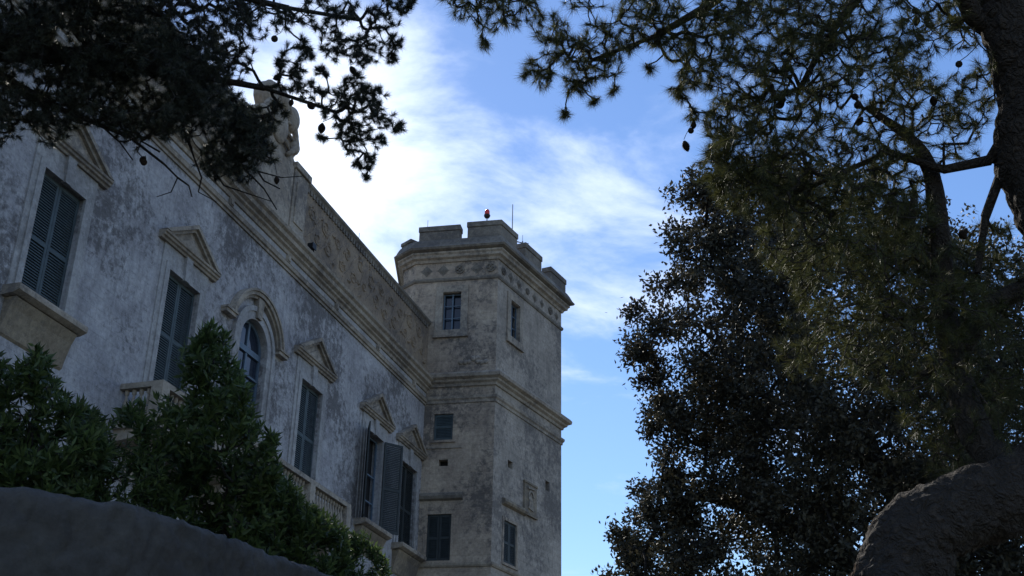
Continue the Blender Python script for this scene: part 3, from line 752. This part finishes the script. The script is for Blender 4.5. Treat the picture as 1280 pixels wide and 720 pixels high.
def skeleton(main, targets, wig=.12, tip=.003, power=.42, maxr=None):
    """main: list of polylines [(point, radius)...]; targets: points to reach. Each target is tied by a bent twig to
    the nearest wood already there; radii grow with what hangs on them. Returns segment arrays."""
    nodes = []; par = []; fixed = []
    for pl in main:
        prev = pl[0][2] if len(pl[0]) > 2 else -1
        for q in pl:
            nodes.append(np.array(q[0], float)); fixed.append(q[1]); par.append(prev); prev = len(nodes)-1
    order = np.argsort([min(np.linalg.norm(np.array(t)-x) for x in nodes[:len(nodes)]) for t in targets]) if len(targets) else []
    A = np.zeros((len(nodes)+len(targets)*4+10, 3)); k = len(nodes); A[:k] = nodes
    cnt = np.zeros(len(A)); par = par+[0]*(len(A)-k); fixed = fixed+[0]*(len(A)-k); tips = {}
    for ti in order:
        t = np.array(targets[ti]); dd = np.linalg.norm(A[:k]-t, axis=1); j = int(np.argmin(dd)); D = dd[j]; b = A[j].copy()
        ns = 3 if D > .15 else 2; prev = j
        bend = RNG.normal(size=3)*D*wig+np.array([0, 0, -.08*D])
        for q in range(1, ns+1):
            u = q/ns; A[k] = b+(t-b)*u+bend*sin(pi*u)*1.0; par[k] = prev; prev = k; k += 1
        tips[ti] = prev
        q = prev
        while q >= 0: cnt[q] += 1; q = par[q]
    rad = np.array([fixed[i] if fixed[i] > 0 else min(tip*max(cnt[i], 1)**power, maxr or 9) for i in range(k)])
    segs = [(par[i], i) for i in range(k) if par[i] >= 0]
    return A[:k], rad, segs, tips, par
def wood(name, A, rad, segs, mat, parent, thick=8, extra=None):
    V = []; F = []; base = 0
    P0 = A[[a for a, b in segs]]; P1 = A[[b for a, b in segs]]; r0 = np.minimum(rad[[a for a, b in segs]], rad[[b for a, b in segs]]*1.25); r1 = rad[[b for a, b in segs]]
    t = unit(P1-P0+1e-9); ref = np.where(np.abs(t[:, 2:3]) < .9, np.array([[0, 0, 1.]]), np.array([[1., 0, 0]]))
    u = unit(np.cross(t, ref)); w = np.cross(t, u); sg = 6; n = len(P0)
    ring = []
    for j in range(sg):
        a = 2*pi*j/sg; ring.append(u*cos(a)+w*sin(a))
    ring = np.stack(ring, 1)
    P1e = P1+t*r1[:, None]*.3
    V = np.concatenate([P0[:, None]+ring*r0[:, None, None], P1e[:, None]+ring*r1[:, None, None]], 1).reshape(-1, 3)
    i = np.arange(n)[:, None]*2*sg
    F = np.concatenate([i+np.array([[j, (j+1) % sg, sg+(j+1) % sg, sg+j]]) for j in range(sg)], 0)
    if extra:   # smooth thick limbs, tessellated and roughened
        for pl in extra:
            pts = catmull([np.append(np.array(p, float), r) for p, r in pl], 7 if pl[0][1] < .25 else 26)
            Vv = []; sg2 = 26 if pl[0][1] < .25 else 72
            for k, q in enumerate(pts):
                tt = pts[min(k+1, len(pts)-1)][:3]-pts[max(k-1, 0)][:3]; tt = tt/np.linalg.norm(tt)
                uu = np.cross(tt, (.1, .9, .3)); uu /= np.linalg.norm(uu); ww = np.cross(tt, uu)
                for j in range(sg2):
                    a = 2*pi*j/sg2; dv = uu*cos(a)+ww*sin(a); p = q[:3]+dv*q[3]
                    dsp = mnoise.noise(Vector(p)*5)*.11+mnoise.noise(Vector(p)*14)*.08
                    if sg2 > 30:
                        qv = Vector((p[0], p[1], p[2]))*11; qv += mnoise.noise_vector(qv*.5)*.6; dv2 = mnoise.voronoi(qv)[0]
                        dsp += .06*min(1., (dv2[1]-dv2[0])*3.2)+.05*mnoise.noise(Vector(p)*34)
                    Vv.append(p+dv*q[3]*dsp)
            b = len(V); V = np.concatenate([V, np.array(Vv)]); Fx = []
            for k in range(len(pts)-1):
                for j in range(sg2): Fx.append((b+k*sg2+j, b+k*sg2+(j+1) % sg2, b+(k+1)*sg2+(j+1) % sg2, b+(k+1)*sg2+j))
            F = np.concatenate([F, np.array(Fx)])
    return rawmesh(name, V, F, mat, parent, True)
def inpoly(x, y, P):
    c = False; n = len(P)
    for i in range(n):
        x1, y1 = P[i]; x2, y2 = P[i-1]
        if (y1 > y) != (y2 > y) and x < (x2-x1)*(y-y1)/(y2-y1)+x1: c = not c
    return c
def cones(parent, spots, L):
    prof = []
    nn = 9
    for k in range(nn):
        u = k/(nn-1); r_ = .37*sin(pi*(u*.86+.09))**.8
        prof += [(r_*.8*L, -u*L), (r_*1.08*L, -(u+.05)*L)]
    proto = None
    for (px, py, dist) in spots:
        q = at(px, py, dist)
        if proto is None:
            m = MB(); m.lathe((0, 0, 0), prof, 9); o = m.build('cone', M_cone, None); proto = o
        else: o = proto.copy(); COL.objects.link(o)
        o.parent = parent; o.location = tuple(q-origin_of(parent)); o.rotation_euler = (random.uniform(-.9, .9), random.uniform(-.9, .9), random.uniform(0, 6))
        k = random.uniform(.8, 1.25); o.scale = (k, k, k)

# --- holm oak on the right
oakpoly = [(895, 205), (862, 232), (845, 262), (838, 310), (825, 345), (795, 385), (778, 410), (776, 440), (812, 452), (800, 470), (790, 492), (808, 515), (805, 545), (822, 575), (842, 590), (835, 606),
           (795, 612), (782, 640), (770, 668), (775, 700), (760, 760), (850, 860), (1420, 860), (1420, 330), (1300, 300), (1150, 300), (1040, 230), (960, 215)]
oak_o = np.array([4.8, 11.6, -1.6])
oak = thing('holm_oak', 'broad dense evergreen oak with small dark leaves against the sky right of the tower', 'tree', tuple(oak_o))
cl = []
while len(cl) < 760:
    x, y = random.uniform(760, 1420), random.uniform(200, 860)
    if not inpoly(x, y, oakpoly): continue
    edge = min(hypot(x-a, y-b) for a, b in oakpoly[:24])
    dep = min(1., (edge+30)/220.)*2.3
    d = 12.2+random.uniform(-dep, dep)
    cl.append((at(x, y, d), min(.36, .10+edge/120*.30)))
cen = np.array([c[0] for c in cl]); rr = np.array([c[1] for c in cl])
lim = [[(oak_o, .34), (oak_o+np.array([-.1, .1, 2.0]), .29), (oak_o+np.array([.1, .3, 3.6]), .24)]]
A_, r_, sg_, tips, par_ = skeleton([[(p, q) for p, q in lim[0]], [(lim[0][2][0], .2, 2), (at(1080, 560, 12), .13), (at(1000, 480, 12.1), .09), (at(960, 400, 12.2), .06)],
                              [(lim[0][2][0], .2, 2), (at(960, 640, 12.), .09), (at(880, 620, 12.), .05)], [(lim[0][2][0], .2, 2), (at(1200, 520, 12.6), .12), (at(1200, 400, 12.8), .07)]], cen, .14, .006, .40, .08)
ntw = 16
tw_c = []; tw_a = []
for c_, q in zip(cen, rr):
    d = rand_dirs(ntw); tw_c.append(c_+d*q*RNG.uniform(.35, 1.05, (ntw, 1))*np.array([1, 1, .8])); tw_a.append(d+np.array([0, 0, .35]))
tw_c = np.concatenate(tw_c); tw_a = np.concatenate(tw_a)
nl = 20
P = np.repeat(tw_c, nl, 0)+RNG.normal(size=(len(tw_c)*nl, 3))*.042; Ax = np.repeat(unit(tw_a), nl, 0)*.7+rand_dirs(len(P))
V, F = leaves(P, Ax, .052, .027)
rawmesh('crown', V, F, M_oak, oak)
# fine twigs out of each clump centre
b_ = len(A_); A2_ = np.concatenate([A_, tw_c[::2]]); r2_ = np.concatenate([r_, np.full(len(tw_c[::2]), .0025)])
ci = np.repeat(np.arange(len(cen)), ntw)[::2]
sg2_ = sg_+[(tips[int(c)], b_+k) for k, c in enumerate(ci)]
wood('trunk', A2_, r2_, sg2_, M_barkg, oak, extra=[lim[0]])

# --- pine on the right
def pine(name, label, base, mains, clumps, mat, n_per, L, Wd, thick, cone_spots, spread=.75, tuft_den=1., bmat=M_bark, jitter=1.0, droop=.25):
    root = thing(name, label, 'tree', tuple(base))
    T = []
    for (x, y, rp, d, k) in clumps:
        for _ in range(max(1, int(k*tuft_den))):
            a = random.uniform(0, 2*pi); q = sqrt(random.random())*rp
            T.append(at(x+q*cos(a), y+q*sin(a), d+random.gauss(0, rp/FPX*d*1.6*jitter)))
    T = np.array(T)
    CT = [at(*c_)+np.array([0, 0, .01]) for c_ in cone_spots]
    A, r, sg, tips, par = skeleton(mains, list(T)+CT, .07, .0020, .38, .03)
    dirs = np.array([A[tips[i]]-A[par[tips[i]]] for i in range(len(T))])
    dirs = unit(unit(dirs)+RNG.normal(size=dirs.shape)*.35)
    V, F = needles(T, dirs, n_per, L, Wd, spread, droop)
    rawmesh('crown', V, F, mat, root)
    wood('trunk', A, r, sg, bmat, root, extra=thick)
    cones(root, cone_spots, .058)
    return root
PD = 8.
tr = [(at(1140, 1020, 6.6), .30), (at(1130, 830, 6.7), .25), (at(1126, 735, 6.8), .225), (at(1148, 668, 6.9), .212), (at(1212, 636, 7.0), .20), (at(1305, 598, 7.2), .20), (at(1385, 480, 7.5), .20), (at(1350, 330, 7.7), .20),
      (at(1292, 210, 7.9), .20), (at(1290, 110, 8.0), .185), (at(1262, 20, 8.1), .17), (at(1225, -80, 8.2), .13), (at(1150, -190, 8.3), .08)]
tr[0] = (np.array([tr[0][0][0], tr[0][0][1], -1.65]), .36)
def br(parent_idx, *pts): return [(tr[parent_idx][0], pts[0][3], parent_idx)]+[(at(x, y, d), r_) for x, y, d, r_ in pts]
limbs = [br(5, (1228, 560, 7.3, .085), (1196, 470, 7.5, .075), (1180, 380, 7.7, .068), (1174, 290, 7.8, .060), (1166, 225, 7.9, .05), (1145, 180, 7.9, .035), (1085, 135, 8.1, .02)),
         br(9, (1238, 200, 7.9, .034), (1180, 212, 7.8, .026), (1110, 190, 7.8, .02), (1010, 235, 7.8, .014)),
         br(11, (1080, -90, 8.1, .06), (960, -50, 8.2, .045), (880, 10, 8.3, .035), (820, 45, 8.3, .022), (740, 75, 8.4, .012)),
         br(11, (1000, -190, 8.0, .06), (800, -140, 8.2, .04), (680, -60, 8.4, .025), (620, -10, 8.5, .014)),
         br(10, (1222, 25, 8.0, .06), (1195, -20, 7.9, .055), (1130, -70, 7.8, .05), (1040, 40, 7.9, .02), (1000, 110, 7.9, .015)),
         br(7, (1240, 380, 7.7, .06), (1205, 440, 7.6, .04), (1150, 470, 7.5, .02)),
         br(8, (1252, 215, 7.9, .03), (1232, 270, 7.8, .028), (1222, 340, 7.7, .02))]
pc = [(575, 2, 24, 8.6, 9), (612, 18, 22, 8.6, 9), (650, 14, 26, 8.5, 12), (606, 55, 5, 8.5, 2), (600, 48, 5, 8.5, 1), (690, 36, 22, 8.5, 9), (672, 92, 20, 8.4, 10), (700, 62, 22, 8.4, 9), (726, 92, 22, 8.4, 10),
      (745, 52, 28, 8.4, 12), (762, 80, 18, 8.4, 7), (706, 142, 4, 8.4, 2), (742, 128, 6, 8.4, 2), (766, 113, 6, 8.4, 2), (718, 108, 12, 8.4, 4), (782, 40, 26, 8.3, 11), (800, 14, 26, 8.3, 11), (832, 12, 24, 8.3, 10),
      (822, 50, 14, 8.3, 5), (812, 84, 6, 8.3, 2), (848, 116, 12, 8.3, 5), (872, 86, 28, 8.2, 14), (850, 60, 22, 8.2, 9), (885, 45, 34, 8.2, 17), (905, 15, 34, 8.1, 16), (866, 142, 8, 8.2, 3), (900, 180, 14, 8.1, 7), (898, 155, 20, 8.1, 8),
      (930, 100, 44, 8.0, 26), (955, 45, 52, 8.0, 30), (1000, 85, 48, 7.9, 26), (1005, 15, 56, 7.8, 28), (1055, 60, 46, 7.8, 22), (1100, 35, 50, 7.8, 22), (1150, 55, 40, 7.9, 12), (1185, 120, 30, 8.0, 9), (1120, 115, 36, 7.9, 12),
      (1055, 140, 44, 7.9, 18), (980, 155, 46, 7.9, 26), (935, 195, 42, 7.9, 30), (1000, 215, 54, 7.8, 40), (1075, 215, 46, 7.8, 28), (1120, 180, 30, 7.8, 8), (1215, 140, 24, 7.9, 6), (1235, 80, 20, 8.1, 5), (1085, 280, 54, 7.7, 42),
      (1000, 300, 54, 7.8, 30), (1135, 270, 34, 7.6, 18), (1050, 350, 60, 7.7, 36), (1130, 350, 56, 7.6, 34), (1200, 390, 46, 7.6, 26), (1262, 350, 36, 7.8, 12), (1240, 440, 60, 7.7, 34), (1110, 430, 60, 7.7, 34), (1180, 500, 60, 7.7, 30),
      (960, 245, 36, 7.8, 18), (905, 200, 26, 7.9, 12), (925, 235, 30, 7.9, 14), (890, 215, 20, 8.0, 6), (1260, 520, 50, 7.8, 24), (1100, 80, 50, 8.3, 16), (1150, 130, 40, 8.3, 14), (1200, 170, 30, 8.3, 8), (1140, 200, 40, 8.2, 12), (1110, 240, 40, 8.2, 14), (1150, 310, 40, 8.1, 14), (1200, 330, 34, 8.0, 14), (1200, 30, 34, 8.4, 10), (1050, 10, 50, 8.4, 14), (960, 10, 50, 8.4, 14), (1225, 110, 26, 8.4, 6), (1240, 300, 26, 8.3, 6), (920, 150, 40, 8.3, 14), (1020, 430, 50, 7.9, 16), (1180, 10, 30, 8.1, 8), (1060, -60, 80, 8.1, 30), (900, -60, 60, 8.2, 24), (740, -40, 60, 8.4, 22), (620, -40, 40, 8.5, 14), (1200, 590, 40, 7.9, 12)]
pcones = [(975, 48, 8), (986, 60, 7.95), (980, 128, 7.9), (978, 118, 7.9), (1146, 12, 7.9), (1158, 18, 7.9), (1165, 30, 7.9), (1145, 20, 7.9), (1146, 42, 7.8), (1066, 120, 7.8), (1072, 132, 7.8), (1078, 146, 7.8), (1098, 144, 7.8), (1166, 120, 7.9), (1200, 78, 8),
          (1140, 262, 7.6), (1136, 272, 7.6), (1128, 268, 7.6), (1143, 250, 7.6), (1236, 258, 7.8), (1208, 285, 7.8), (1200, 288, 7.8), (1085, 182, 7.8), (1075, 84, 7.9), (1011, 215, 7.8), (1055, 184, 7.8), (862, 162, 8.1), (867, 152, 8.1), (855, 176, 8.1)]
pine('pine_tree', 'large pine with a thick curved trunk and cones at the right edge', tr[0][0], [[(p, q) for p, q in tr]]+limbs, pc, M_pine, 56, .085, .0022,
     [tr[:13]]+[[(p[0], p[1]) for p in limbs[k]] for k in (0, 4)], pcones, .8, 4.6)

# --- dark conifer at the upper left
lt = [(np.array([-8.2, 5.2, -1.65]), .36), (np.array([-8.0, 5.4, 1.5]), .31), (at(-560, 60, 9.6), .26), (at(-420, -260, 9.6), .18)]
ll = [[(lt[2][0], .14, 2), (at(-260, 20, 9.2), .12), (at(-60, 60, 8.9), .09), (at(90, 70, 8.7), .06), (at(220, 90, 8.6), .035), (at(330, 110, 8.5), .02), (at(420, 140, 8.4), .011)],
      [(lt[3][0], .10, 3), (at(-150, -140, 9.2), .08), (at(60, -60, 8.9), .06), (at(230, -20, 8.7), .035), (at(360, 10, 8.6), .02), (at(450, 25, 8.5), .012)],
      [(at(-60, 60, 8.9), .05), (at(60, 130, 8.7), .03), (at(160, 170, 8.6), .015), (at(205, 205, 8.6), .008)]]
ll[2][0] = (ll[0][2][0], .05, 6)
for pth in ([(205, 205), (222, 222), (214, 240), (196, 246)], [(222, 222), (236, 232), (240, 246)], [(200, 190), (176, 176), (172, 190), (183, 202)], [(290, 200), (322, 214), (352, 222), (380, 220)],
            [(262, 205), (280, 232), (316, 244), (340, 252)], [(300, 205), (330, 236), (346, 262)], [(240, 190), (252, 222), (248, 240), (270, 252)], [(130, 160), (150, 178), (166, 200)], [(322, 214), (330, 226), (350, 236)]):
    ll.append([(at(a, b, 8.6), .007-.0014*k) for k, (a, b) in enumerate(pth)])
lpoly = [(-90, -90), (330, -90), (322, 5), (312, 50), (322, 100), (335, 130), (322, 170), (330, 195), (300, 212), (262, 205), (235, 190), (180, 172), (140, 158), (60, 160), (0, 162), (-90, 170)]
lc = []
while len(lc) < 300:
    x, y = random.uniform(-90, 345), random.uniform(-90, 225)
    if inpoly(x, y, lpoly) and mnoise.noise((x*.013, y*.02, 4.)) > -.22: lc.append((x, y, 24, 8.7+random.uniform(-.5, .6), 7))
lc += [(a, b, r_, 8.45, k) for a, b, r_, k in [(355, 15, 22, 6), (372, 60, 16, 5), (395, 18, 26, 12), (438, 30, 30, 16), (480, 18, 22, 12), (505, 8, 10, 5), (512, 2, 6, 3), (418, 58, 20, 9), (458, 62, 20, 10), (492, 52, 12, 6), (488, 74, 8, 4), (450, 70, 14, 6),
       (352, 78, 12, 5), (380, 66, 12, 5), (372, 88, 10, 4), (402, 90, 9, 4), (360, 100, 18, 8), (385, 112, 14, 7), (415, 128, 20, 12), (445, 108, 18, 11), (452, 135, 22, 13), (470, 120, 14, 7), (478, 145, 16, 9), (498, 160, 8, 4), (430, 160, 16, 8), (455, 168, 14, 7), (440, 182, 12, 5), (474, 178, 9, 4),
       (402, 176, 7, 3), (462, 198, 8, 4), (448, 205, 6, 3), (457, 222, 4, 2), (460, 212, 4, 2), (345, 140, 14, 6), (286, 160, 24, 16), (308, 185, 20, 12), (300, 206, 14, 7), (326, 160, 18, 10), (336, 190, 10, 4), (275, 190, 20, 12), (350, 30, 10, 3), (318, 150, 20, 9)]]
lcones = [(365, 124, 8.4), (438, 83, 8.4), (403, 154, 8.4), (437, 10, 8.4), (288, 163, 8.5), (182, 196, 8.5), (180, 200, 8.5), (342, 47, 8.4), (352, 95, 8.4), (346, 220, 8.4), (385, 298-170, 8.4)]
pine('conifer_tree', 'dark bushy conifer whose branches hang over the upper left of the palace', lt[0][0], [[(p, q) for p, q in lt]]+ll, lc, M_pineL, 80, .052, .0030, [lt], lcones, 1.1, 3.2, M_barkg, .9, .05)

# --- shrubs along the top of the garden wall
def shrub(name, label, poly, dist, nr, base_px, L, Wd, mat=M_shrub, cat='shrub', upb=.9):
    xs = [p[0] for p in poly]; ys = [p[1] for p in poly]; T = []
    bd = at(*base_px, dist); k = 2.2/bd[2] if bd[2] > 0 else 1
    base = np.array([bd[0], bd[1], 2.2])
    while len(T) < nr:
        x, y = random.uniform(min(xs), max(xs)), random.uniform(min(ys), max(ys))
        if not inpoly(x, y, poly): continue
        cxm = sum(xs)/len(xs); hw = (max(xs)-min(xs))/2
        dd = sqrt(max(.05, 1-((x-cxm)/hw)**2))*min(1., (y-min(ys)+12)/90)*.75
        p = at(x, y, dist+random.uniform(-dd, dd)*1.1)
        if p[2] < 2.25: continue
        if mnoise.noise(Vector(p)*2.6+Vector((dist*3, 0, 0))) < -.04: continue
        T.append(p)
    T = np.array(T)
    root = thing(name, label, cat, tuple(base), 'shrubs on the garden wall')
    mains = []
    for k in range(6):
        tp = T[random.randrange(len(T))]; st = base+np.array([random.uniform(-.3, .3), random.uniform(-.2, .2), -.05])
        mains.append([(st, .03), (st*.6+tp*.4+np.array([0, 0, .15]), .02), (st*.3+tp*.7, .012)])
    A, r, sg, tips, par = skeleton(mains, T, .12, .0028, .4, .02)
    dirs = np.array([A[tips[i]]-A[par[tips[i]]] for i in range(len(T))])
    dirs = unit(unit(dirs)*.6+np.array([0, 0, upb])+RNG.normal(size=dirs.shape)*.25)
    npl = 19
    q = np.repeat(T, npl, 0); a_ = np.repeat(dirs, npl, 0); back = RNG.uniform(-.02, .15, (len(q), 1)); q = q-a_*back
    ld = unit(a_*.55+rand_dirs(len(q))*.85)
    V, F = leaves(q, ld, L, Wd, .15)
    rawmesh('foliage', V, F, mat, root); wood('stem', A, r, sg, M_barkg, root)
    return root
shrub('garden_shrub', 'dark bushy shrub at the far left end of the foreground wall', [(-80, 470), (0, 440), (22, 432), (45, 430), (62, 455), (70, 490), (95, 500), (130, 530), (140, 640), (120, 680), (-80, 660)], 11.3, 650, (30, 660), .105, .030)
shrub('garden_shrub', 'low shrub between the far left shrub and the tall pointed one', [(90, 540), (110, 510), (140, 520), (165, 545), (180, 520), (200, 560), (215, 640), (190, 700), (90, 680)], 11.9, 380, (140, 690), .08, .02)
shrub('garden_shrub', 'tall pointed green shrub rising in front of the arched window', [(246, 418), (262, 404), (290, 424), (284, 447), (304, 462), (312, 492), (322, 530), (345, 545), (350, 575), (350, 600), (350, 690), (300, 730), (190, 720), (165, 660), (170, 590), (172, 545), (150, 515), (180, 500), (196, 490), (206, 462), (222, 447), (236, 432)], 12.3, 760, (260, 730), .11, .032)
shrub('garden_shrub', 'rounded shrub below the balcony balustrade', [(335, 570), (350, 590), (375, 615), (400, 640), (425, 655), (440, 690), (420, 740), (330, 740), (300, 680), (310, 600)], 12.9, 560, (370, 745), .095, .028)
shrub('garden_shrub', 'small dark shrub at the bottom below the open shutters', [(420, 680), (440, 665), (460, 672), (478, 690), (490, 720), (490, 760), (410, 760)], 13.6, 330, (450, 770), .07, .020)
